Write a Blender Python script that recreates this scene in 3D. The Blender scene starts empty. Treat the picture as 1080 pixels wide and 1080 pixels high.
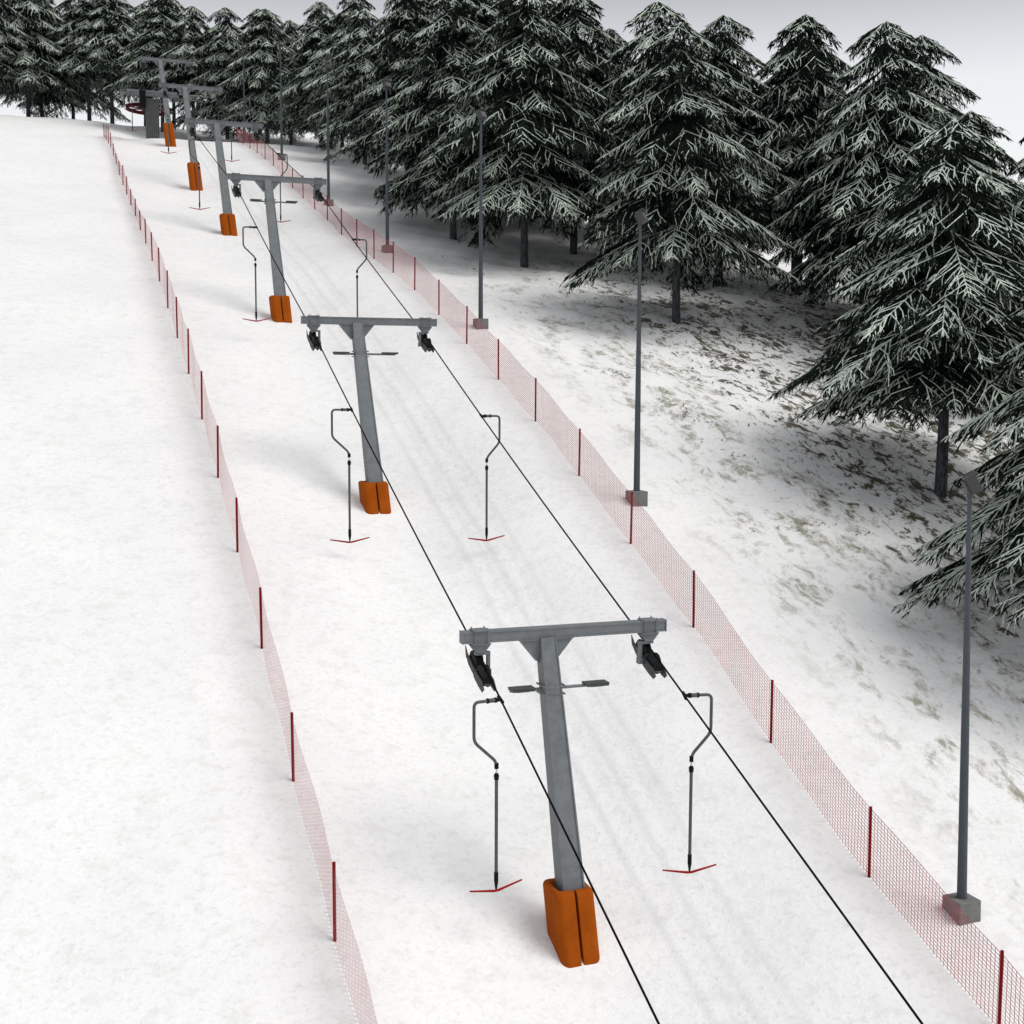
import bpy, math, random
from mathutils import Vector
scene=bpy.context.scene
COL=scene.collection
R=math.radians
import math
LY=[(-60,-38),(-20,-23.5),(0,-16.6),(14.85,-10.4),(19.03,-8.75),(22.54,-7.26),(26.14,-5.62),(29.75,-4.03),(33.36,-2.63),(37,-1.19),(40.61,.14),(44.32,1.4),(48.04,2.64),(51.84,3.84),(55.53,4.99),(59.45,6.1),(63.27,7.22),(66.93,8.27),(70.97,9.36),(74.71,10.36),(79.07,11.6),(83.11,12.95),(86.94,14.2),(91.02,15.4),(95.04,16.45),(99.29,17.45),(103.93,18.6),(107.56,19.5),(115,21.2),(120,22.55),(125,23.6),(132,24.2),(145,24.2),(200,18),(500,-40),(1500,-160)]
RY=[(-60,-38),(-20,-23),(0,-15.6),(14.85,-9.55),(18.1,-8.38),(21.39,-6.93),(24.62,-5.36),(27.94,-3.89),(31.25,-2.49),(34.49,-1.1),(37.82,.11),(41.1,1.27),(44.4,2.41),(47.72,3.44),(51.05,4.41),(54.37,5.29),(57.76,6.18),(61.03,7.05),(64.4,8.04),(67.76,9.05),(71.13,10.02),(74.57,11.1),(77.93,12.3),(81.29,13.4),(84.66,14.35),(88.11,15.25),(91.51,16.15),(94.87,17.05),(98.4,17.75),(100.5,18.08),(103,18.2),(107,18.55),(112,20.1),(118,22.05),(123,22.95),(128,23.4),(145,23.6),(200,18),(500,-40),(1500,-160)]
def interp(T,y):
    if y<=T[0][0]: return T[0][1]
    lo,hi=0,len(T)-1
    if y>=T[hi][0]: return T[hi][1]
    while hi-lo>1:
        m=(lo+hi)//2
        if T[m][0]<=y: lo=m
        else: hi=m
    a,b=T[lo],T[hi]
    h=b[0]-a[0]; t=(y-a[0])/h
    def sl(i):
        i0=max(i-1,0); i1=min(i+1,len(T)-1)
        return (T[i1][1]-T[i0][1])/(T[i1][0]-T[i0][0])
    m0,m1=sl(lo)*h,sl(hi)*h
    return (2*t**3-3*t*t+1)*a[1]+(t**3-2*t*t+t)*m0+(3*t*t-2*t**3)*b[1]+(t**3-t*t)*m1
def sm(t):
    t=min(1,max(0,t)); return t*t*(3-2*t)
def ground(x,y):
    l=interp(LY,y)
    if x<=3.85 and y<100: z=l
    else:
        r=interp(RY,y)
        c=l-.42*min(1,max(0,(97-y)/72))
        if y>96: c=c+(r-c)*sm((y-96)/5)
        if x<=3.85: z=l
        elif x<8.1: z=l+(c-l)*sm((x-3.85)/4.25)
        elif x<12.94: z=c+(r-c)*sm((x-8.1)/4.84)
        else: z=r
    # right flank falls away behind the first trees, more so higher up the hill
    e=31+max(0,60-y)*0.05
    if x>e: z-=.02*(min(x,e+14)-e)**2*.6+max(0,x-e-14)*.34
    if x<-25: z-=.006*min(-25-x,20)**2+max(0,-45-x)*.24
    return z

# ------------------------------------------------------------------ helpers
FEET=[(bx,by,.10) for bx,by in [(7.8, 18.86), (7.83, 32.81), (7.9, 47.84), (7.99, 63.14), (8.0, 77.86), (8.16, 96.16)]]+[(13.95,y,.06) for y in (17.05,30.05,43.05,56.45,69.4,84.3,101.2)]
def gz(x,y):
    z=ground(x,y)
    # gentle wind-blown undulation, small drifts
    z+=.035*math.sin(x*.9+y*.31)+.03*math.sin(y*.77-x*.43+1.3)+.02*math.sin(x*2.1+1.1*math.sin(y*.6))*math.sin(y*1.37+.5*x)
    if 7<x<9.3 or 13<x<15:
        for bx,by,hh_ in FEET:
            q=(x-bx)**2+(y-by)**2
            if q<4: z+=hh_*math.exp(-q/.35)
    if x>13.5 and y<130:
        k=min(1,(x-13.5)/5)
        z+=k*(.07*math.sin(x*1.3+y*.9)*math.sin(y*.8-x*.55)+.05*math.sin(x*2.9+y*.4)*math.sin(y*2.3-x*1.1))
    return z
class MB:
    def __init__(s): s.v=[];s.f=[];s.m=[];s.sm=[]
    def add(s,vs,fs,mi=0,smooth=False):
        o=len(s.v); s.v+=[tuple(p) for p in vs]
        for q in fs: s.f.append(tuple(o+i for i in q)); s.m.append(mi); s.sm.append(smooth)
    def box(s,c,d,mi=0,M=None,taper=1):
        x,y,z=d[0]/2,d[1]/2,d[2]/2
        vs=[Vector((sx*x*(taper if sz>0 else 1),sy*y*(taper if sz>0 else 1),sz*z)) for sz in(-1,1) for sx,sy in((-1,-1),(1,-1),(1,1),(-1,1))]
        if M: vs=[M@p for p in vs]
        vs=[p+Vector(c) for p in vs]
        s.add(vs,[(3,2,1,0),(4,5,6,7),(0,1,5,4),(1,2,6,5),(2,3,7,6),(3,0,4,7)],mi)
    def ring_sweep(s,rings,mi=0,smooth=False,caps=True):
        n=len(rings[0]); vs=[p for r in rings for p in r]; fs=[]
        for k in range(len(rings)-1):
            for i in range(n):
                j=(i+1)%n; fs.append((k*n+i,k*n+j,(k+1)*n+j,(k+1)*n+i))
        s.add(vs,fs,mi,smooth)
        if caps:
            s.add(rings[0],[tuple(range(n))[::-1]],mi); s.add(rings[-1],[tuple(range(n))],mi)
    def tube(s,pts,r,mi=0,n=8,smooth=True,caps=True):
        pts=[Vector(p) for p in pts]; rr=r if isinstance(r,(list,tuple)) else [r]*len(pts)
        rings=[]
        u=None
        for i,p in enumerate(pts):
            a=pts[max(i-1,0)]; b=pts[min(i+1,len(pts)-1)]
            d=(b-a).normalized()
            if u is None:
                u=d.cross(Vector((0,0,1)) if abs(d.z)<.9 else Vector((0,1,0))).normalized()
            else:
                u=(u-d*u.dot(d)).normalized()
            w=d.cross(u)
            rings.append([p+(u*math.cos(t)+w*math.sin(t))*rr[i] for t in [2*math.pi*k/n for k in range(n)]])
        s.ring_sweep(rings,mi,smooth,caps)
    def prism(s,poly,off,mi=0):
        n=len(poly); off=Vector(off); a=[Vector(p)-off/2 for p in poly]; b=[Vector(p)+off/2 for p in poly]
        s.ring_sweep([a,b],mi)
    def build(s,name,mats,parent=None,loc=None):
        me=bpy.data.meshes.new(name); me.from_pydata(s.v,[],s.f)
        if not isinstance(mats,(list,tuple)): mats=[mats]
        for m in mats: me.materials.append(m)
        me.polygons.foreach_set('material_index',s.m); me.polygons.foreach_set('use_smooth',s.sm); me.update()
        o=bpy.data.objects.new(name,me); COL.objects.link(o)
        if parent: o.parent=parent
        if loc: o.location=loc
        return o
def tag(o,label=None,cat=None,group=None,kind=None):
    if label: o['label']=label
    if cat: o['category']=cat
    if group: o['group']=group
    if kind: o['kind']=kind
    return o
def empty(name,loc,rz=0):
    o=bpy.data.objects.new(name,None); COL.objects.link(o); o.location=loc; o.rotation_euler=(0,0,rz); o.empty_display_size=.3
    return o
def copy_tree(o,parent=None):
    c=o.copy(); COL.objects.link(c); c.parent=parent
    for ch in list(o.children): copy_tree(ch,c)
    return c
def fillet(pts,r,n=5):
    pts=[Vector(p) for p in pts]; out=[pts[0]]
    for i in range(1,len(pts)-1):
        a,b,c=pts[i-1],pts[i],pts[i+1]; u=(a-b).normalized(); w=(c-b).normalized()
        for k in range(n+1):
            t=k/n; out.append((b+u*r)*(1-t)**2+b*2*t*(1-t)+(b+w*r)*t*t)
    return out+[pts[-1]]

# ------------------------------------------------------------------ materials
def newmat(name):
    m=bpy.data.materials.new(name); m.use_nodes=True; nt=m.node_tree; b=nt.nodes['Principled BSDF']
    return m,nt,b
def N(nt,t,**k):
    n=nt.nodes.new(t)
    for a,v in k.items():
        if a in('inp',):
            for q,w in v.items(): n.inputs[q].default_value=w
        else: setattr(n,a,v)
    return n
def math_(nt,op,a,b=None,clamp=False):
    n=nt.nodes.new('ShaderNodeMath'); n.operation=op; n.use_clamp=clamp
    for i,q in enumerate((a,b)):
        if q is None: continue
        if isinstance(q,(int,float)): n.inputs[i].default_value=q
        else: nt.links.new(q,n.inputs[i])
    return n.outputs[0]
def mrange(nt,v,a,b,c=0,d=1):
    n=nt.nodes.new('ShaderNodeMapRange'); n.inputs[1].default_value=a;n.inputs[2].default_value=b;n.inputs[3].default_value=c;n.inputs[4].default_value=d
    n.interpolation_type='SMOOTHSTEP'; nt.links.new(v,n.inputs[0]); return n.outputs[0]
def noise(nt,vec,scale,detail=4,rough=.55,dist=0):
    n=nt.nodes.new('ShaderNodeTexNoise'); n.inputs['Scale'].default_value=scale;n.inputs['Detail'].default_value=detail;n.inputs['Roughness'].default_value=rough;n.inputs['Distortion'].default_value=dist
    nt.links.new(vec,n.inputs['Vector']); return n.outputs['Fac']
def mapping(nt,vec,rot=(0,0,0),sc=(1,1,1)):
    n=nt.nodes.new('ShaderNodeMapping'); n.inputs['Rotation'].default_value=rot; n.inputs['Scale'].default_value=sc; nt.links.new(vec,n.inputs['Vector']); return n.outputs[0]
def mixc(nt,f,a,b):
    n=nt.nodes.new('ShaderNodeMix'); n.data_type='RGBA'
    if isinstance(f,(int,float)): n.inputs[0].default_value=f
    else: nt.links.new(f,n.inputs[0])
    for i,q in ((6,a),(7,b)):
        if isinstance(q,tuple): n.inputs[i].default_value=(*q,1)
        else: nt.links.new(q,n.inputs[i])
    return n.outputs[2]
def bump(nt,b,h,strength,dist):
    n=nt.nodes.new('ShaderNodeBump'); n.inputs['Strength'].default_value=strength;n.inputs['Distance'].default_value=dist
    nt.links.new(h,n.inputs['Height']); nt.links.new(n.outputs[0],b.inputs['Normal'])
def simple(name,col,rough=.5,metal=0,var=.15,scale=6,bs=0,spec=None):
    m,nt,b=newmat(name); tc=N(nt,'ShaderNodeTexCoord')
    n1=noise(nt,tc.outputs['Object'],scale,6,.65); n2=noise(nt,tc.outputs['Object'],scale*7,3,.6)
    f=mrange(nt,math_(nt,'ADD',math_(nt,'MULTIPLY',n1,.65),math_(nt,'MULTIPLY',n2,.35)),.35,.65)
    c=mixc(nt,f,tuple(x*(1-var) for x in col),tuple(min(1,x*(1+var)) for x in col))
    nt.links.new(c,b.inputs['Base Color']); b.inputs['Metallic'].default_value=metal
    r=mrange(nt,n1,.3,.7,max(0,rough-.08),min(1,rough+.1)); nt.links.new(r,b.inputs['Roughness'])
    if spec is not None: b.inputs['Specular IOR Level'].default_value=spec
    if bs: bump(nt,b,n2,bs,.01)
    return m
M={}
M['steel']=simple('galvanised_steel',(.165,.180,.188),.6,.1,.16,5,.15,spec=.3)
M['frame']=simple('beam_steel',(.172,.187,.195),.6,.1,.14,5,.15,spec=.3)
M['dark']=simple('black_rubber_steel',(.014,.016,.016),.7,0,.3,9,.1,spec=.2)
M['plate']=simple('sheave_plate_steel',(.045,.050,.052),.6,.1,.3,9,.1,spec=.3)
M['tube']=simple('hanger_tube',(.085,.09,.09),.55,.1,.2,9,spec=.3)
M['black']=simple('black_plastic',(.006,.006,.007),.7,0,.2,9,spec=.15)
M['white_ring']=simple('pale_ring',(.6,.6,.58),.4,0,.05,9)
M['red']=simple('red_paint',(.30,.006,.008),.6,0,.2,5,spec=.15)
M['cable']=simple('cable_steel',(.005,.005,.006),.8,0,.2,3,spec=.05)
M['lamp_pole']=simple('lamp_pole_paint',(.065,.078,.09),.55,.1,.12,3,spec=.3)
M['lamp_head']=simple('lamp_housing',(.055,.052,.053),.6,.1,.12,6)
M['glass']=simple('lamp_glass',(.09,.09,.095),.15,0,.1,6)
M['concrete']=simple('concrete',(.17,.175,.17),.9,0,.18,5,.4)
M['old_concrete']=simple('weathered_concrete',(.085,.09,.09),.9,0,.25,3,.4)
M['wheel_red']=simple('wheel_red',(.05,.002,.003),.7,0,.3,4,spec=.1)
M['dkfoot']=simple('foot_plate_steel',(.06,.066,.066),.6,.2,.2,8)
M['post']=simple('post_red',(.20,.003,.005),.6,0,.2,6,spec=.12)
M['net']=simple('net_red',(.42,.11,.12),.8,0,.2,2,spec=.1)
# foam pad cover, slightly weathered orange fabric
m,nt,b=newmat('orange_pad_cover'); tc=N(nt,'ShaderNodeTexCoord')
n1=noise(nt,tc.outputs['Object'],2.5,6,.6); n2=noise(nt,tc.outputs['Object'],70,2,.5); n3=noise(nt,mapping(nt,tc.outputs['Object'],sc=(3,3,.5)),3,5,.6)
c=mixc(nt,mrange(nt,n1,.3,.7),(.30,.060,.002),(.36,.078,.004)); c=mixc(nt,mrange(nt,n3,.55,.8,0,.35),c,(.22,.055,.008))
nt.links.new(c,b.inputs['Base Color']); b.inputs['Roughness'].default_value=.8; b.inputs['Specular IOR Level'].default_value=.08
bump(nt,b,math_(nt,'ADD',n1,math_(nt,'MULTIPLY',n2,.08)),.35,.03); M['pad']=m
# bark
m,nt,b=newmat('spruce_bark'); tc=N(nt,'ShaderNodeTexCoord')
n1=noise(nt,mapping(nt,tc.outputs['Object'],sc=(6,6,1.5)),2.2,6,.7); n2=noise(nt,tc.outputs['Object'],1.1,3,.5)
c=mixc(nt,mrange(nt,n1,.35,.65),(.012,.014,.018),(.075,.085,.095)); c=mixc(nt,mrange(nt,n2,.56,.7,0,.5),c,(.11,.05,.032))
nt.links.new(c,b.inputs['Base Color']); b.inputs['Roughness'].default_value=.95; bump(nt,b,n1,.8,.05); M['bark']=m
# needles and rime
def needles(name,a,bb,cc,lo,hi):
    m,nt,b=newmat(name); tc=N(nt,'ShaderNodeTexCoord'); n1=noise(nt,tc.outputs['Object'],1.7,5,.7); n2=noise(nt,tc.outputs['Object'],9,3,.6)
    oi=N(nt,'ShaderNodeObjectInfo')
    c=mixc(nt,mrange(nt,n2,.35,.65),a,bb); c=mixc(nt,mrange(nt,n1,lo,hi),c,cc)
    h=N(nt,'ShaderNodeHueSaturation'); nt.links.new(c,h.inputs['Color']); nt.links.new(mrange(nt,oi.outputs['Random'],0,1,.85,1.15),h.inputs['Value'])
    nt.links.new(h.outputs[0],b.inputs['Base Color']); b.inputs['Roughness'].default_value=.85; b.inputs['Specular IOR Level'].default_value=.15
    return m
M['needle']=needles('spruce_needles',(.004,.0085,.0055),(.011,.021,.014),(.030,.046,.033),.60,.85)
M['rime']=needles('rimed_twigs',(.46,.54,.46),(.76,.84,.75),(.15,.20,.155),.54,.76)
# snow
m,nt,b=newmat('snow_ground'); tc=N(nt,'ShaderNodeTexCoord'); P=tc.outputs['Object']
sep=N(nt,'ShaderNodeSeparateXYZ'); nt.links.new(P,sep.inputs[0]); X,Y=sep.outputs[0],sep.outputs[1]
Ps=mapping(nt,P,rot=(0,0,R(20)),sc=(.8,1.0,.9))
a1=noise(nt,Ps,3.2,7,.62,.3); a2=noise(nt,Ps,11,5,.65,.2); a3=noise(nt,P,.35,4,.5); a4=noise(nt,P,45,2,.5)
snow=mixc(nt,mrange(nt,a3,.35,.65),(.90,.903,.903),(.93,.932,.93))
snow=mixc(nt,mrange(nt,a2,.50,.70,0,.36),snow,(.62,.63,.62))
snow=mixc(nt,mrange(nt,a1,.48,.68,0,.26),snow,(.64,.645,.63))
# groomed lift track: two packed ruts along the lift
def rut(x0,w):
    d=math_(nt,'ABSOLUTE',math_(nt,'SUBTRACT',math_(nt,'ADD',X,math_(nt,'MULTIPLY',a3,.12)),x0+.06))
    return mrange(nt,d,w,0.0,0,1)
ruts=math_(nt,'MAXIMUM',rut(9.58,.20),rut(10.22,.20)); edges=math_(nt,'MAXIMUM',rut(9.3,.13),math_(nt,'MAXIMUM',rut(9.9,.13),rut(10.5,.13)))
rn=mrange(nt,noise(nt,mapping(nt,P,sc=(1,.3,1)),.6,2,.5),.3,.6,.6,1)
snow=mixc(nt,math_(nt,'MULTIPLY',math_(nt,'MULTIPLY',edges,rn),.48),snow,(.72,.73,.735))
# litter and grass showing through near the wood (right of the fence)
Pr=mapping(nt,P,rot=(0,0,R(-28)),sc=(1.0,.58,.7))
g0=mrange(nt,X,14.2,22.5); far=mrange(nt,Y,66,38)
g1=noise(nt,Pr,1.15,6,.62,.5); g2=noise(nt,Pr,3.6,7,.72,.8); g3=noise(nt,Pr,2.3,5,.6,.6)
pale=math_(nt,'MULTIPLY',mrange(nt,math_(nt,'ADD',g1,math_(nt,'MULTIPLY',g2,.5)),.71,.93),math_(nt,'MULTIPLY',mrange(nt,X,13.9,17.0),far))
snow=mixc(nt,math_(nt,'MULTIPLY',math_(nt,'MULTIPLY',pale,mrange(nt,g2,.40,.58,.30,1)),.80),snow,mixc(nt,mrange(nt,g3,.42,.58),(.15,.175,.08),(.24,.205,.14)))
thr=math_(nt,'SUBTRACT',math_(nt,'ADD',g2,math_(nt,'MULTIPLY',g1,.55)),math_(nt,'MULTIPLY',math_(nt,'SUBTRACT',1.0,math_(nt,'MULTIPLY',g0,mrange(nt,Y,95,40))),.42))
dirt=mrange(nt,thr,.755,.84)
col=mixc(nt,math_(nt,'MULTIPLY',dirt,.92),snow,mixc(nt,mrange(nt,noise(nt,P,6,4,.6),.4,.6),(.040,.050,.018),(.085,.060,.038)))
nt.links.new(col,b.inputs['Base Color'])
b.inputs['Roughness'].default_value=.7; b.inputs['Specular IOR Level'].default_value=.25
hh=math_(nt,'ADD',math_(nt,'MULTIPLY',a1,.55),math_(nt,'ADD',math_(nt,'MULTIPLY',a2,.28),math_(nt,'MULTIPLY',a4,.06)))
hh=math_(nt,'SUBTRACT',hh,math_(nt,'MULTIPLY',math_(nt,'MULTIPLY',ruts,rn),.15))
bump(nt,b,hh,.5,.13); M['snow']=m
# dead grass blades
m,nt,b=newmat('dead_grass'); tc=N(nt,'ShaderNodeTexCoord')
c=mixc(nt,mrange(nt,noise(nt,tc.outputs['Object'],2.5,4,.7),.42,.58),(.035,.045,.016),(.12,.095,.055))
nt.links.new(c,b.inputs['Base Color']); b.inputs['Roughness'].default_value=.9; M['grass']=m

# ------------------------------------------------------------------ ground
def knots(segs):
    out=[segs[0][0]]
    for a,b_,s in segs:
        n=max(1,round((b_-a)/s)); out+=[a+(b_-a)*k/n for k in range(1,n+1)]
    return out
xs=knots([(-500,-60,55),(-60,-20,5),(-20,-4,1),(-4,24,.25),(24,40,.5),(40,80,4),(80,500,60)])
ys=knots([(-60,0,10),(0,12,1),(12,60,.25),(60,110,.4),(110,140,1.2),(140,220,8),(220,1500,110)])
g=MB(); vs=[(x,y,gz(x,y)) for y in ys for x in xs]; nx=len(xs)
g.add(vs,[(j*nx+i,j*nx+i+1,(j+1)*nx+i+1,(j+1)*nx+i) for j in range(len(ys)-1) for i in range(nx-1)],0,True)
tag(g.build('snow_slope',M['snow']),kind='structure')

# ------------------------------------------------------------------ lift pylons
XL,XR=6.53,9.62; XC=7.7
CD=.34          # cable below the arm centre
tops=[(20.18,-4.16),(34.67,1.73),(49.87,7.74),(65.74,12.74),(81.25,17.72),(99.13,23.39)]
bases=[(7.8, 18.86), (7.83, 32.81), (7.9, 47.84), (7.99, 63.14), (8.0, 77.86), (8.16, 96.16)]
padH=[.93,.64,.88,.97,1.60,1.68]
PL=['nearest grey T-shaped lift pylon with an orange padded foot, at the bottom of the picture',
 'second grey T-shaped lift pylon from the viewer, with orange pads around its foot',
 'third grey T-shaped lift pylon from the viewer, orange pads above the second crossarm',
 'fourth grey lift pylon from the viewer, its crossarm against the dark wood',
 'fifth grey lift pylon from the viewer, second from the top of the slope',
 'farthest grey lift pylon with orange pads, at the crest beside the red return wheel']
def hprof(c,hx,hy,u,w,fl=.22,rec=.13):
    # rectangle with shallow recess in the +-w faces, between two flanges
    fx=hx*(1-fl); ry=hy*(1-rec)
    P=[(-hx,-hy),(-fx,-hy),(-fx,-ry),(fx,-ry),(fx,-hy),(hx,-hy),(hx,hy),(fx,hy),(fx,ry),(-fx,ry),(-fx,hy),(-hx,hy)]
    return [c+u*a+w*b_ for a,b_ in P]
def make_tower(i):
    ty,tz=tops[i]; bx,by=bases[i]; bz=gz(bx,by)
    B=Vector((0,0,-.25)); T=Vector((XC-bx,ty-by,tz-bz)); root=empty('lift_pylon',(bx,by,bz))
    tag(root,PL[i],'ski lift pylon','pylons of the drag lift')
    ax=(T-B).normalized(); u=Vector((1,0,0)); u=(u-ax*u.dot(ax)).normalized(); w=ax.cross(u)
    m=MB(); Tm=T-ax*.10
    m.ring_sweep([hprof(B.lerp(Tm,t),.205-.065*t,.20-.06*t,u,w,.16,.10) for t in (0,.3,.6,1)])
    m.build('mast',M['steel'],root)
    X=Vector((1,0,0)); Yv=Vector((0,1,0)); Z=Vector((0,0,1))
    m=MB(); m.ring_sweep([[T+X*dx+Yv*p[0]+Z*p[1] for p in [(-.095,-.10),(-.095,-.07),(-.08,-.07),(-.08,.07),(-.095,.07),(-.095,.10),(.095,.10),(.095,.07),(.08,.07),(.08,-.07),(.095,-.07),(.095,-.10)]] for dx in (-1.48,2.22)])
    for dx in (-1.487,2.227): m.box(T+X*dx,(.014,.20,.21))
    m.box(T+Z*-.106,(.95,.24,.012))
    m.build('crossarm',M['frame'],root)
    for s in (-1,1):
        m=MB(); x0=.125*s
        for oy in (-.085,.085):
            m.prism([T+Vector((x0,oy,-.115)),T+Vector((x0+.34*s,oy,-.115)),T+Vector((x0+.02*s,oy,-.50))],(0,.014,0))
        # closing web along the slanted edge
        a=T+Vector((x0+.33*s,0,-.115)); b_=T+Vector((x0+.015*s,0,-.49)); d=(b_-a); n=Vector((d.z,0,-d.x)).normalized()*.006
        m.add([a-n-Yv*.075,a-n+Yv*.075,b_-n+Yv*.075,b_-n-Yv*.075,a+n-Yv*.075,a+n+Yv*.075,b_+n+Yv*.075,b_+n-Yv*.075],[(0,1,2,3),(7,6,5,4),(0,4,5,1),(1,5,6,2),(2,6,7,3),(3,7,4,0)])
        m.build('gusset',M['frame'],root)
    # slope of cable here
    j0=tops[max(i-1,0)]; j1=tops[min(i+1,len(tops)-1)]; sl=math.atan2(j1[1]-j0[1],j1[0]-j0[0])
    cd=Vector((0,math.cos(sl),math.sin(sl))); cn=Vector((0,-math.sin(sl),math.cos(sl)))
    for cx,inner in ((XL-XC,1),(XR-XC,-1)):
        C=T+X*cx; m=MB()
        m.box(C+Z*.112,(.30,.25,.018)); m.box(C+Z*-.112,(.30,.25,.018))
        for dx in (-.11,.11):
            for dy in (-.112,.112): m.tube([C+Vector((dx,dy,-.14)),C+Vector((dx,dy,.15))],.011,n=6)
        for oy in (-.06,.06):
            m.prism([C+Vector((-.19,oy,-.122)),C+Vector((.19,oy,-.122)),C+Vector((.07,oy,-.27)),C+Vector((-.07,oy,-.27))],(0,.012,0))
        m.box(C+Vector((0,0,-.20)),(.09,.10,.16))
        m.build('arm_clamp',M['frame'],root)
        sv=MB()   # hanging link and yoke
        sv.box(C+Vector((.045*inner,0,-.285)),(.26,.10,.05))
        sv.box(C+Vector((.15*inner,0,-.45)),(.055,.07,.32)); sv.box(C+Vector((.15*inner,0,-.61)),(.08,.12,.10))
        so=sv.build('sheave_assembly',M['steel'],root)
        A=C+Z*-CD - cn*.175       # centre between wheels, wheels run beneath the cable
        fr=MB(); 
        Q=A-cd*.12
        for ox in (-.105,.105):
            poly=[Q+X*ox+cd*a+cn*b_ for a,b_ in [(-.56,-.02),(-.50,-.11),(-.30,-.13),(-.05,-.13),(.02,-.10),(.30,-.10),(.50,-.03),(.58,.10),(.44,.04),(.0,.02),(-.40,.05)]]
            fr.prism(poly,(.016,0,0))
        
        for a_ in (-.42,.0,.44): fr.tube([Q+cd*a_-cn*.03-X*.12,Q+cd*a_-cn*.03+X*(.12)],.018,n=8)
        fr.tube([A-cd*.02,C+Vector((.15*inner,0,-.61))],.03,n=8)
        fr.build('side_plates',M['plate'],so)
        for s in (-.27,.17):
            wh=MB(); c0=A+cd*(s-.05)
            rings=[]
            for ox,rr in ((-.07,.10),(-.07,.185),(-.05,.19),(-.02,.145),(.02,.145),(.05,.19),(.07,.185),(.07,.10)):
                rings.append([c0+X*ox+(cd*math.cos(t)+cn*math.sin(t))*rr for t in [2*math.pi*k/24 for k in range(24)]])
            wh.ring_sweep(rings,0,True); 
            wh.build('sheave_wheel',M['dark'],so)
    # service step bracket, one metre below the arm
    S=T-ax*.95; m=MB()
    for dz in (-.07,.07): 
        m.box(S+Z*dz+Yv*-.165,(.40,.012,.012)); m.box(S+Z*dz+Yv*.165,(.40,.012,.012))
        for sx in (-.19,.19): m.box(S+Z*dz+X*sx,(.014,.36,.03))
    m.tube([S+Vector((-.72,.03,0)),S+Vector((.98,.03,0))],.028,n=8)
    m.build('step_bracket',M['frame'],root)
    for sx in (-.52,.82):
        m=MB(); m.box(S+Vector((sx,0,.045)),(.42,.24,.02)); m.box(S+Vector((sx,-.11,.02)),(.40,.02,.04)); m.box(S+Vector((sx,.11,.02)),(.40,.02,.04)); m.box(S+Vector((sx,.02,.005)),(.22,.16,.05))
        m.build('foot_plate',M['dkfoot'],root)
    # padding: two foam shells strapped round the mast; chamfered corners
    H=padH[i]; lean=T-B
    slopeg=(gz(bx,by+.4)-gz(bx,by-.4))/.8
    for s in (-1,1):
        m=MB(); arc=lambda cx,cy,r,a0,a1:[(cx+r*math.cos(R(a0+(a1-a0)*k/5)),cy+r*math.sin(R(a0+(a1-a0)*k/5))) for k in range(6)]
        out=[(.016,.375)]+arc(.20,.235,.14,90,0)+arc(.20,-.235,.14,0,-90)+[(.016,-.375),(.0161,-.215)]+arc(.165,-.165,.05,-90,0)+arc(.165,.165,.05,0,90)+[(.0161,.215)]; no=14
        bev=.035; cxy=(.24,0)
        rings=[]
        for zz,ins in ((-.30,0),(0,0),(H*.4,0),(H*.75,0),(H-.07,0),(H-.035,.01),(H-.012,.028),(H,.055)):
            t=(zz+.25)/(lean.z); c=B+lean*t
            rg=[]
            for k,(px,py) in enumerate(out):
                q=.05
                # pull outline in near the rim
                if k<no: dn=Vector((px-.12 if px>.1 else 0,py)).normalized(); ox,oy=px-dn.x*ins,py-dn.y*ins
                else: dn=Vector((px if px>.1 else 0,py)).normalized(); ox,oy=px+dn.x*ins*.7,py+dn.y*ins*.7
                dz=0
                off=(-.045 if s<0 else -.045)
                rg.append(c+X*((ox+.004)*s+off)+Yv*oy+Z*dz)
            rings.append(rg if s>0 else rg[::-1])
        m.ring_sweep(rings,0,False); o=m.build('safety_pad',M['pad'],root)
        bv=o.modifiers.new('b','BEVEL'); bv.width=.014; bv.segments=2; bv.limit_method='ANGLE'; bv.angle_limit=R(25); bv.harden_normals=False
    return root
for i in range(6): make_tower(i)

# ------------------------------------------------------------------ cables
def cable_pts(X0,xe):
    P=[]
    a=(tops[0][0],tops[0][1]-CD)
    P.append(Vector((X0,-18,a[1]-(a[0]+18)*(.438 if X0<8 else .402)))); 
    for k in range(1,9):
        y=-18+(a[0]+18)*k/9; P.append(Vector((X0,y,a[1]-(a[0]-y)*(.438 if X0<8 else .402))))
    for i in range(len(tops)-1):
        (y0,z0),(y1,z1)=tops[i],tops[i+1]
        for k in range(12):
            t=k/12; P.append(Vector((X0,y0+(y1-y0)*t,z0+(z1-z0)*t-CD-.07*4*t*(1-t))))
    y,z=tops[-1]; P.append(Vector((X0,y,z-CD))); P.append(Vector((X0*.4+xe*.6,y+2.0,z-CD-1.25))); P.append(Vector((xe,WC.y-.2,WC.z)))
    return P
WC=Vector((7.15,103.6,20.72))
CP={}
for X0,xe,lab in ((XL,WC.x-1.72,'left hand black haul cable running uphill over the left ends of the pylon arms'),(XR,WC.x+1.72,'right hand black haul cable running uphill over the right ends of the pylon arms')):
    CP[X0]=cable_pts(X0,xe)
    m=MB(); m.tube(CP[X0],.0165,n=8); tag(m.build('haul_cable',M['cable']),lab,'cable','haul cables of the drag lift')
def cz(X0,y):
    P=CP[X0]
    for a,b_ in zip(P,P[1:]):
        if a.y<=y<=b_.y: t=(y-a.y)/(b_.y-a.y); return a.lerp(b_,t)
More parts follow.
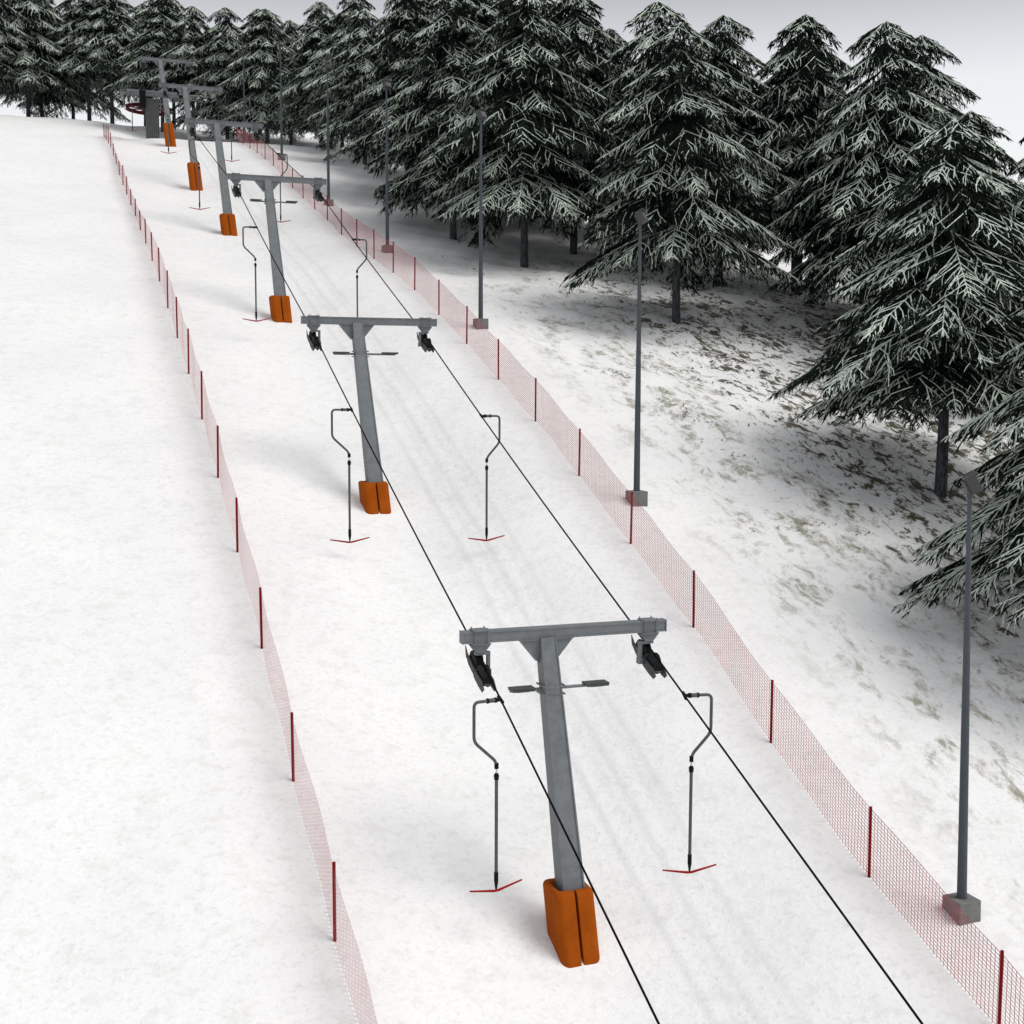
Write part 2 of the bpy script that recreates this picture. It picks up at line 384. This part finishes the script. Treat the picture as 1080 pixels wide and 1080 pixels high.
# ------------------------------------------------------------------ T-bar hangers (origin at the cable clip, hook turns to -X for the left cable)
def make_hanger(s,nm,dl=0):
    r=empty('t_bar_hanger',(0,0,0)); bx=-.07 if s<0 else .14

    m=MB(); m.tube([(0,-.08,-.036),(0,.08,.036)],.028,n=10); m.tube([(0,0,0),(s*.10,0,.0)],.03,n=10); m.tube([(s*.07,0,0),(s*.10,0,0)],.042,n=10); m.build('cable_clip',M['black'],r)
    m=MB(); m.tube([(s*.10,0,0),(s*.23,0,0)],.036,n=10); m.build('sleeve',M['tube'],r)
    for q in (.098,.232):
        m=MB(); m.tube([(s*(q-.013),0,0),(s*(q+.013),0,0)],.043,n=10); m.build('collar',M['black'],r)
    m=MB(); m.tube(fillet([(s*.24,0,0),(s*.47,0,-.0),(s*.47,0,-.64),(bx,0,-1.01),(bx,0,-1.06)],.09),.026,n=10); m.build('hook_arm',M['tube'],r)
    m=MB(); m.tube([(bx,0,-1.03),(bx,0,-1.12)],.036,n=10); m.build('arm_ferrule',M['black'],r)
    m=MB(); m.tube([(bx,0,-1.19),(bx,0,-1.23),(bx,0,-1.30)],[.022,.045,.038],n=10); m.build('swivel',M['black'],r)
    m=MB(); m.tube([(bx,0,-1.12),(bx,0,-1.20)],.016,n=8); m.build('eyelet',M['white_ring'],r)
    m=MB(); m.tube([(bx,0,-1.28),(bx,0,-2.88+dl)],.028,n=10); m.build('pole',M['tube'],r)
    m=MB(); m.tube([(bx,0,-2.83+dl),(bx,0,-2.98+dl),(bx,0,-3.12+dl)],[.036,.036,.014],n=10); m.build('end_socket',M['black'],r)
    m=MB(); m.tube([(bx-.47,0,-3.07+dl),(bx-.04,0,-3.14+dl),(bx+.04,0,-3.14+dl),(bx+.47,0,-3.04+dl)],[.014,.022,.022,.014],n=8); m.build('t_bar',M['red'],r)
    return r
hl=make_hanger(-1,'l'); hr=make_hanger(1,'r',.12)
HL=[(19.09,'T-bar hanger on the left cable just below the nearest pylon, left of its orange pads'),
 (29.99,'T-bar hanger on the left cable, left of the second pylon from the viewer'),
 (44.72,'T-bar hanger on the left cable, left of the third pylon orange pads'),
 (62.13,'T-bar hanger on the left cable, hanging beside the fifth pylon orange pads'),
 (78.44,'T-bar hanger on the left cable, hanging against the farthest pylon orange pads'),
 (101.2,'small far T-bar hanger on the left cable, in front of the red return wheel')]
HR=[(18.75,'T-bar hanger on the right cable just below the nearest pylon, right of its mast'),
 (29.62,'T-bar hanger on the right cable, in the open snow below the second pylon right arm'),
 (43.8,'T-bar hanger on the right cable, its lower end hidden behind the second pylon crossarm'),
 (59.46,'T-bar hanger on the right cable, seen just behind the third pylon step bracket'),
 (76.22,'T-bar hanger on the right cable, right of the fourth pylon mast in the snow'),
 (92.07,'small far T-bar hanger on the right cable, against white sky under the far spruces')]
for H_,X0,proto in ((HL,XL,hl),(HR,XR,hr)):
    for k,(y,lab) in enumerate(H_):
        o=proto if k==0 else copy_tree(proto)
        o.location=cz(X0,y); o.rotation_euler=(0,0,R([8,-3,2,-5,4,-2][k])*(1 if X0==XL else -1)*1.0)
        tag(o,lab,'T-bar hanger','T-bar hangers on the haul cables')

# ------------------------------------------------------------------ return wheel station at the crest
st=empty('return_wheel_station',(7.2,100.9,gz(7.2,100.9))); tag(st,'lift return station at the crest with grey concrete pillar and large red spoked wheel','lift station')
z0=st.location.z
def L(v): return Vector(v)-st.location
m=MB()
pw=.46
prof=[]
for k in range(7):
    x=-pw+2*pw*k/6
    prof+=[(x-.04,-.36),(x+.04,-.36)] if k else [(x+.03,-.36)]
    if k<6: prof+=[(x+.055,-.33),(x+2*pw/6-.055,-.33)]
poly=[(-pw,-.36)]+[(p[0],p[1]) for p in prof if -pw<p[0]<pw]+[(pw,-.36),(pw,.36),(-pw,.36)]
m.ring_sweep([[Vector((x,y,z)) for x,y in poly] for z in (-.6,2.72)])
m.box((0,0,2.76),(1.05,.82,.07)); m.build('pillar',M['old_concrete'],st)
m=MB(); W0=L(WC)
m.ring_sweep([[W0+Vector((math.cos(t)*rr,math.sin(t)*rr,zz-.06*math.cos(t)*rr/1.7)) for t in [2*math.pi*k/48 for k in range(48)]] for rr,zz in ((1.5,-.10),(1.72,-.12),(1.66,0),(1.72,.12),(1.5,.10),(1.5,-.10))],caps=False)
m.build('wheel_rim',M['wheel_red'],st)
wr=[c for c in st.children if c.name.startswith('wheel_rim')][0]
for k in range(10):
    t=2*math.pi*k/10+.1; s=MB(); d=Vector((math.cos(t),math.sin(t),-.06*math.cos(t))); n=Vector((-math.sin(t),math.cos(t),0))
    a=W0+d*.3; b_=W0+d*1.52
    s.prism([a+n*.10,a-n*.10,b_-n*.07,b_+n*.07],(0,0,.07)); s.build('wheel_spoke',M['wheel_red'],wr)
m=MB(); m.tube([W0+Vector((0,0,-.3)),W0+Vector((0,0,.75))],.33,n=24); m.build('wheel_hub',M['dark'],wr)
m=MB(); zt=21.42-z0
m.box((-.1,1.0,zt+.02),(4.2,.22,.20)); m.box((.0,-.1,zt+.02),(3.6,.16,.16))
m.tube([(1.9,-.1,zt),(4.1,.3,zt+.0)],.05,n=6)
for x in (-1.7,-.5,.9): m.box((x,.45,zt+.02),(.14,1.0,.14))
m.tube([(1.2,-.1,zt-.1),(.46,0,zt-1.2)],.045,n=6); m.tube([(-1.95,.9,zt),(-1.95,1.2,zt-.7)],.06,n=6)
m.build('top_beam',M['steel'],st)
m=MB(); m.box((-.70,-.35,zt-.62),(.44,.42,1.25)); m.box((-.62,-.57,zt-.5),(.12,.04,.9)); m.build('drive_housing',M['black'],st)

# ------------------------------------------------------------------ floodlight poles
LZ=7.25
LAB=['nearest tapered floodlight pole with concrete foot, at the right edge in front of spruces','second floodlight pole from the viewer, concrete foot right behind the net fence','third floodlight pole from the viewer, rising in front of the big middle spruces','fourth floodlight pole from the viewer, standing clear of the net fence by a spruce','fifth floodlight pole from the viewer, rising by the third pylon right arm end','sixth floodlight pole from the viewer, far up the slope by the net fence','farthest floodlight pole, at the crest behind the end of the net fence']
lp=empty('floodlight_pole',(0,0,0))
m=MB(); m.box((0,0,.0),(.44,.44,.56)); o=m.build('concrete_foot',M['concrete'],lp); bv=o.modifiers.new('b','BEVEL'); bv.width=.02; bv.segments=2
m=MB(); m.tube([(0,0,.27),(0,0,.33),(0,0,3),(0,0,6.98)],[.094,.082,.068,.036],n=14); m.build('pole',M['lamp_pole'],lp)
m=MB(); m.tube([(0,0,6.95),(0,0,7.03)],.05,n=10); m.box((0,-.0,7.03),(.26,.05,.03)); m.build('head_bracket',M['lamp_pole'],lp)
from mathutils import Matrix
m=MB(); Mr=Matrix.Rotation(R(-28),3,'X'); c=Vector((0,-.03,7.18))
m.box(c,(.34,.16,.29),M=Mr); m.box(c+Mr@Vector((0,.10,0)),(.26,.05,.2),M=Mr); m.box(c+Mr@Vector((0,-.09,.135)),(.36,.10,.02),M=Mr)
h=m.build('lamp_head',M['lamp_head'],lp)
m=MB(); m.box(c+Mr@Vector((0,-.084,0)),(.30,.012,.24),M=Mr); m.build('lamp_glass',M['glass'],h)
LP=[(13.95,17.05),(13.95,30.05),(13.95,43.05),(13.95,56.45),(13.95,69.4),(13.95,84.3),(13.95,101.2)]
for k,(x,y) in enumerate(LP):
    o=lp if k==0 else copy_tree(lp)
    o.location=(x,y,gz(x,y)); 
    for ch in o.children:
        if ch.name.startswith(('lamp_head','head_bracket')): ch.rotation_euler=(0,0,R([62,48,40,35,42,40,40][k]))
    o.rotation_euler=(0,R(-1.3) if k==0 else 0,0)
    tag(o,LAB[k],'floodlight','floodlight poles along the fence')

# ------------------------------------------------------------------ net fences
random.seed(4)
def net_fence(xf,y0,sp,n,heights,label,H=1.27,zend=None):
    root=empty('safety_net_fence',(xf,y0,gz(xf,y0))); tag(root,label,'safety net fence','red net fences lining the lift')
    o0=root.location.copy(); posts=[]
    for k in range(n):
        y=y0+sp*k; z=gz(xf,y); posts.append((y,z+heights(k)))
        m=MB(); m.tube([Vector((xf,y,z-.25))-o0,Vector((xf+random.uniform(-.02,.02),y,z+heights(k)))-o0],.027,n=8); m.build('post',M['post'],root)
    m=MB(); st_=.0
    def top(y): 
        k=min(max((y-y0)/sp,0),n-1.001); i=int(k); t=k-i
        return posts[i][1]*(1-t)+posts[i+1][1]*t-.05-.02*4*t*(1-t)
    yend=y0+sp*(n-1); r=.0066
    # vertical strings
    y=y0; 
    while y<yend:
        wob=.012*math.sin(y*3.1); zb=gz(xf,y)-.02; zt=top(y); x=xf+.035*math.sin(y*1.9)*.6
        m.add([(x-o0.x,y-r-o0.y+wob,zb-o0.z),(x-o0.x,y+r-o0.y+wob,zb-o0.z),(x-o0.x,y+r-o0.y,zt-o0.z),(x-o0.x,y-r-o0.y,zt-o0.z)],[(0,1,2,3)])
        y+=.088
    # horizontal strings
    nh=19; step=.3
    for h_ in range(nh+1):
        f_=h_/nh; rr=r if 0<h_<nh else .0075
        y=y0; prev=None
        while True:
            yy=min(y,yend); zb=gz(xf,yy)-.02; zt=top(yy); z=zb+(zt-zb)*f_; x=xf+.035*math.sin(yy*1.9)*.6
            cur=(x-o0.x,yy-o0.y,z-o0.z)
            if prev: m.add([(prev[0],prev[1],prev[2]-rr),(cur[0],cur[1],cur[2]-rr),(cur[0],cur[1],cur[2]+rr),(prev[0],prev[1],prev[2]+rr)],[(0,1,2,3)])
            prev=cur
            if y>=yend: break
            y+=step
    m.build('net',M['net'],root)
hL=[1.27,1.27,1.27,1.27,1.34,1.36,1.38,1.36,1.34,1.28,1.15,1.05,.88,.82,.8,.95,1.1,.82,.65,.75,.95,1.15,1.05,1.0]
net_fence(3.85,11.9,3.66,26,lambda k: hL[k-2] if k>=2 else 1.27,'red net fence with red posts on the left of the lift, seen almost edge on')
net_fence(12.94,8.25,3.32,28,lambda k: (1.24 if k<20 else 1.08),'red net fence with red posts on the right of the lift, its mesh seen broadside')

# ------------------------------------------------------------------ spruces
def strip(m,pts,w,up,mi):
    # roof-shaped narrow ribbon along pts
    n=len(pts); vs=[]
    for i,p in enumerate(pts):
        d=(pts[min(i+1,n-1)]-pts[max(i-1,0)]); s=d.cross(up)
        if s.length<1e-6: s=Vector((1,0,0))
        s.normalize(); k=w*(1-.55*i/(n-1)); nrm=s.cross(d).normalized()
        vs+=[p-s*k-nrm*k*.6,p+nrm*k*.4,p+s*k-nrm*k*.6]
    fs=[]
    for i in range(n-1):
        a=i*3; fs+=[(a,a+1,a+4,a+3),(a+1,a+2,a+5,a+4)]
    m.add(vs,fs,mi)
def tuft(m,p,d,w,mi):
    # slim drooping blade of needles
    s=d.cross(Vector((random.uniform(-1,1),random.uniform(-1,1),random.uniform(-.3,.3)))).normalized()*w
    m.add([p-s*.4,p+d*.45-s,p+d,p+d*.45+s,p+s*.4],[(0,1,2,3,4)],mi)
def frond(m,rnd,root,dirv,Lb,drop,dens,wide=1.0,rime=.78,hang=1.0):
    """one drooping spray: stem, side twigs with forks, fine needle blades beneath"""
    hz=Vector((dirv.x,dirv.y,0)); side=Vector((-dirv.y,dirv.x,0))
    def P(s): return root+hz*(Lb*s)+Vector((0,0,-drop*s))
    strip(m,[P(k/4) for k in range(5)],.024,Vector((0,0,1)),1 if rime>.3 else 0)
    nt=max(6,int(Lb/.19*dens))
    for k in range(nt):
        s=min(.985,max(.05,.08+.90*(k+rnd.uniform(-.3,.3))/nt))
        for sg in (-1,1):
            if rnd.random()<.06: continue
            wl=Lb*wide*(.05+.47*min(1,s/.22+.25)*min(1,(1-s)/.72))*rnd.uniform(.62,1.12)
            wl=min(wl,1.5)
            ang=R(rnd.uniform(20,58)); a=P(s)
            d=(hz*math.cos(ang)+side*(sg*math.sin(ang))); d.z=-drop/Lb*math.cos(ang)-hang*rnd.uniform(.02,.22)
            d.normalize()
            c1=a+d*wl*.5+Vector((0,0,rnd.uniform(-.02,.05)*wl)); bend=side*rnd.uniform(-.55,.55)+Vector((0,0,-hang*rnd.uniform(.0,.35)))
            e=c1+(d+bend)*wl*.5
            pr=rime*(.30+.70*min(1,max(0,(s-.18)/.35))); mi=1 if rnd.random()<pr else 0
            strip(m,[a,c1,e],.024,Vector((rnd.uniform(-.3,.3),rnd.uniform(-.3,.3),1)),mi)
            for q in range(rnd.choice((2,3,3,4))):
                t=rnd.uniform(.15,.9); p0=a.lerp(c1,t*2) if t<.5 else c1.lerp(e,t*2-1)
                fd=(d+side*rnd.uniform(-.9,.9)+hz*rnd.uniform(-.2,.6)+Vector((0,0,-hang*rnd.uniform(.15,1.3)))).normalized()
                fl=wl*rnd.uniform(.22,.48)
                strip(m,[p0,p0+fd*fl*.55,p0+fd*fl+side*rnd.uniform(-.15,.15)*fl+Vector((0,0,-.15*fl))],.017,Vector((rnd.uniform(-.4,.4),rnd.uniform(-.4,.4),1)),1 if rnd.random()<pr*.92 else 0)
            nb=max(5,int(wl*17))
            for q in range(nb):
                t=rnd.random(); p0=a.lerp(c1,t*2) if t<.5 else c1.lerp(e,t*2-1)
                fd=(d*rnd.uniform(.1,1)+hz*rnd.uniform(-.2,.5)+side*rnd.uniform(-.8,.8)+Vector((0,0,-rnd.uniform(.1,.9)))).normalized()*rnd.uniform(.14,.36)
                tuft(m,p0+Vector((0,0,-.03)),fd,rnd.uniform(.014,.028),0)
def make_spruce(seed,nt=7,low=.205):
    rnd=random.Random(seed); random.seed(seed+50); H=11.
    m=MB()
    for i in range(nt):
        q=i/(nt-1); ht=.905-(.905-low)*q**.95
        Rr=.462*(1-ht)**.58 if i<nt-1 else .375
        Rr*=H*rnd.uniform(.94,1.06)
        slope=(.76,.70)[i] if i<2 else .67-.08*q
        hr_=min((1.0-.035*i)*H,ht*H+Rr*slope)
        nb=9+int(5*q)
        a0=rnd.uniform(0,6.3)
        for k in range(nb):
            a=a0+2*math.pi*(k+rnd.uniform(-.25,.25))/nb
            Lb=Rr*rnd.choice((.84,.92,1.0,1.06,1.12)); dz=rnd.uniform(-.08,.08)*(.2+q)
            d=Vector((math.cos(a),math.sin(a),0))
            frond(m,rnd,Vector((0,0,hr_+dz))+d*.02,d,Lb,Lb*slope*rnd.uniform(.9,1.10),.95,1.3 if i<2 else 1.05,rnd.choice((.92,.88,.66,.30)) if i>0 else .75,.35 if i==0 else (.6 if i==1 else 1.0))
        if i>0:
            for k in range(8 if i<nt-1 else 6):
                a=rnd.uniform(0,6.3); d=Vector((math.cos(a),math.sin(a),0)); Lb=Rr*rnd.uniform(.42,.66)
                frond(m,rnd,Vector((0,0,hr_+(.55 if i<nt-1 else .5)*rnd.uniform(-.5,.9))),d,Lb,Lb*.66,.75,1.0,.08)
    t=MB(); t.tube([(0,0,-.5),(0,0,.1),(.02,0,1.5),(0,.02,H*.5),(0,0,H*.96)],[.20,.17,.15,.09,.015],n=12)
    root=empty('spruce_tree',(0,0,0)); t.build('trunk',M['bark'],root); m.build('crown',[M['needle'],M['rime']],root)
    return root
protos=[make_spruce(11,7,.195)]+[make_spruce(s,q,.16) for s,q in ((23,7),(37,8),(58,7))]+[make_spruce(71,7,.30)]
used=[False]*5
TREES=[ # x, y, height, look, turn, label
(23.39,30.15,10.4,0,0.3,'large rimed spruce with visible trunk base, standing just left behind the nearest floodlight head'),
(22.04,44.17,10.95,1,2.0,'big rimed spruce with visible trunk, directly behind the head of the second floodlight pole'),
(19.67,54.45,12.2,2,4.1,'tall spruce with visible trunk foot, between the second and third floodlight poles'),
(18.62,61.86,12.0,3,1.0,'tall spruce right behind the third floodlight pole, its low bough above open snow'),
(19.13,72.55,11.9,0,5.0,'tall spruce behind the fourth floodlight pole, top cut by the picture edge'),
(19.5,84.87,9.9,1,3.3,'spruce between the fourth and fifth floodlight poles, low bough on pale snow'),
(30.15,43.09,12.0,2,0.9,'tallest spruce on the right, its pointed top left of the biggest near spruce'),
(30.79,49.84,11.95,3,2.6,'pointed spruce against the sky, next one left of the tallest right hand spruce'),
(21.8,22.77,10.1,1,5.4,'nearest spruce, cut off by the right edge, low boughs beside the nearest floodlight'),
(-4.74,124,12.6,0,1.7,'far spruce cut off by the left edge of the picture at the crest'),
(-1.73,126,13.2,1,0.2,'leftmost far spruce with its whole crown in view at the crest'),
(-.63,131,12.4,2,3.9,'far spruce at the crest, close behind the leftmost full spruce, thin trunk beside it'),
(3.46,126,12.6,4,2.2,'far spruce at the crest, bare trunk just left of the left net fence top'),
(5.4,125,12.7,4,4.6,'far spruce at the crest, bare trunk just right of the left net fence top'),
(8.5,128,11.9,4,5.9,'low pointed far spruce top seen above the farthest lift pylon arm'),
(9.11,116,11.7,4,1.2,'far spruce right behind the red return wheel and the farthest pylon'),
(10.57,122,11.6,4,0.5,'far spruce behind the fifth pylon mast at the crest'),
(11.31,112,10.96,4,2.9,'far spruce behind the right end of the fifth pylon crossarm'),
(13.77,110,11.2,1,4.4,'slim far spruce with a pointed top above the fourth pylon crossarm'),
(16.41,106,11.4,2,5.1,'broad pointed spruce behind the farthest floodlight pole at the crest'),
(19.34,112,10.6,3,0.8,'small pointed spruce top between the farthest and fifth floodlight poles'),
(19.2,98,10.8,0,3.5,'spruce with a pointed top right behind the fifth floodlight pole'),
(21.21,100,10.3,1,1.5,'small spruce top behind and right of the fifth floodlight pole'),
(20.37,64,12.6,2,2.4,'tall spruce right of the third floodlight pole, top cut by the picture edge'),
(23.45,58,12.2,3,4.9,'tall spruce behind and right of the middle tall spruce, top touching the picture edge'),
(27.77,64,10.7,0,5.6,'lower pointed spruce top between two taller middle spruces'),
(25.8,54,11.9,1,0.1,'tall pointed spruce just behind the spruce at the second floodlight pole'),
(30.48,58,10.9,2,3.1,'small pointed spruce top just right of the tall spruce pair behind the second floodlight'),
(30.98,50.5,11.0,0,1.9,'small spruce top behind the right flank of the pointed spruce left of the tallest'),
(32.44,44,11.6,1,4.0,'small spruce top tucked behind the right flank of the tallest right hand spruce'),
(32.3,36,9.9,3,2.7,'pale spruce flank at the right edge, halfway up the picture'),
(20.5,92,11.2,2,0.7,'spruce just left of the fourth floodlight pole, dense dark crown'),
(21.6,79,12.1,3,3.8,'tall dark spruce behind the low bough right of the fifth floodlight pole'),
(23.5,70,12.2,1,5.2,'dark spruce deep in the wood behind the third floodlight pole'),
(25.2,66,12.0,2,1.1,'dark spruce deep in the wood between the third and second floodlight poles'),
(27.5,51,11.6,0,4.3,'dark spruce deep in the wood behind the second floodlight spruce'),
(26.5,76,12.1,0,0.4,'shaded spruce farthest inside the wood behind the middle spruces'),
(24.5,88,11.4,3,5.5,'shaded spruce inside the wood behind the fourth floodlight pole'),
(17.6,118,11.0,4,2.1,'shaded far spruce trunk at the crest right of the farthest floodlight'),
(22.8,112,11.2,2,0.6,'shaded far spruce at the crest behind the fifth floodlight pole top'),
(29.2,36.8,9.6,2,1.4,'dark spruce in the gap between the big right spruce and the tallest one'),
(26.8,24.5,10.5,3,0.2,'spruce beyond the right edge, its boughs filling the lower right corner of the wood'),
(2.2,134,12.4,1,5.0,'thin trunked far spruce seen between the leftmost spruces at the crest'),
(-8.6,120,12.2,3,1.3,'outermost far spruce beyond the left edge at the crest'),
]
for i,(x,y,H_,v,rz,lab) in enumerate(TREES):
    if not used[v]: o=protos[v]; used[v]=True
    else: o=copy_tree(protos[v])
    k=H_/11.; o.location=(x,y,gz(x,y)-.02); kh=k*(1.09 if i==0 else .98); o.scale=(kh,kh,k); o.rotation_euler=(0,0,rz)
    tag(o,lab,'spruce','rimed spruces of the wood')

# ------------------------------------------------------------------ grass and litter poking through the snow by the wood
random.seed(9)
m=MB()
for c in range(1100):
    x=random.uniform(16.5,31); y=random.uniform(20,58)
    if random.random()>min(1,(x-15.5)/6.5)*(1 if y<52 else .5) or math.sin(x*1.1+y*.37)+math.sin(y*.83-x*.6)<random.uniform(-1.2,.6): continue
    n=random.randint(5,26); aa=random.uniform(0,3.1)
    for q in range(n):
        t=random.gauss(0,.35); px=x+math.cos(aa)*t+random.gauss(0,.07); py=y+math.sin(aa)*t+random.gauss(0,.07); pz=gz(px,py)-.01
        b_=random.uniform(0,6.3); l=random.uniform(.05,.22); wv=random.uniform(.007,.024)
        d=Vector((math.cos(b_),math.sin(b_),random.uniform(.02,.45)))*l; s=Vector((-math.sin(b_),math.cos(b_),0))*wv; p=Vector((px,py,pz))
        m.add([p-s,p+s,p+d*.6+s*.8,p+d,p+d*.6-s*.8],[(0,1,2,3,4)])
tag(m.build('dead_grass',M['grass']),'dead grass and litter poking through the snow at the edge of the wood','grass',kind='stuff')

# ------------------------------------------------------------------ world, sun, camera
SUN_EL,SUN_AZ=55,122      # azimuth from +Y towards +X
w=bpy.data.worlds.new('World'); scene.world=w; w.use_nodes=True; nt=w.node_tree; bg=nt.nodes['Background']
sky=N(nt,'ShaderNodeTexSky'); sky.sky_type='NISHITA'; sky.sun_disc=False; sky.sun_elevation=R(SUN_EL); sky.sun_rotation=R(SUN_AZ); sky.air_density=1; sky.dust_density=3
hs=N(nt,'ShaderNodeHueSaturation'); hs.inputs['Saturation'].default_value=.25; nt.links.new(sky.outputs[0],hs.inputs['Color'])
tc=N(nt,'ShaderNodeTexCoord'); sp=N(nt,'ShaderNodeSeparateXYZ'); nt.links.new(tc.outputs['Generated'],sp.inputs[0])
cr=N(nt,'ShaderNodeValToRGB'); nt.links.new(sp.outputs[2],cr.inputs[0])
el=cr.color_ramp.elements; el[0].position=0; el[0].color=(12.0,12.2,12.4,1); el[1].position=.17; el[1].color=(12.0,12.2,12.4,1)
for p,c_ in ((.215,(11.4,11.7,12.0,1)),(.25,(8.9,9.1,9.6,1)),(.285,(6.2,6.35,6.8,1)),(.38,(5.0,5.1,5.5,1)),(.55,(5.6,5.7,6.0,1)),(1.0,(7.6,7.7,7.9,1))):
    e=el.new(p); e.color=c_
mx=mixc(nt,.88,hs.outputs[0],cr.outputs[0])
nt.links.new(mx,bg.inputs['Color']); bg.inputs['Strength'].default_value=.081
sd=bpy.data.lights.new('sun','SUN'); sd.energy=1.95; sd.angle=R(34); sd.color=(1,.97,.93); so=bpy.data.objects.new('sun',sd); COL.objects.link(so)
dv=Vector((math.sin(R(SUN_AZ))*math.cos(R(SUN_EL)),math.cos(R(SUN_AZ))*math.cos(R(SUN_EL)),math.sin(R(SUN_EL))))
so.rotation_euler=dv.to_track_quat('Z','Y').to_euler(); so.location=(20,0,30)
cd=bpy.data.cameras.new('camera'); cam=bpy.data.objects.new('camera',cd); COL.objects.link(cam)
F=Vector((.33002602,.93893911,-.0973456)); Rt=Vector((.94354133,-.33123091,.00398099)); U=Vector((.02850596,.09316342,.99524268))
cam.matrix_world=Matrix(((Rt.x,U.x,-F.x,0),(Rt.y,U.y,-F.y,0),(Rt.z,U.z,-F.z,0),(0,0,0,1)))
cd.sensor_width=36; cd.lens=1360/1080*36; cd.clip_end=5000; cd.clip_start=.1
scene.camera=cam
scene.view_settings.view_transform='Standard'; scene.view_settings.look='None'; scene.view_settings.exposure=.0; scene.view_settings.gamma=1
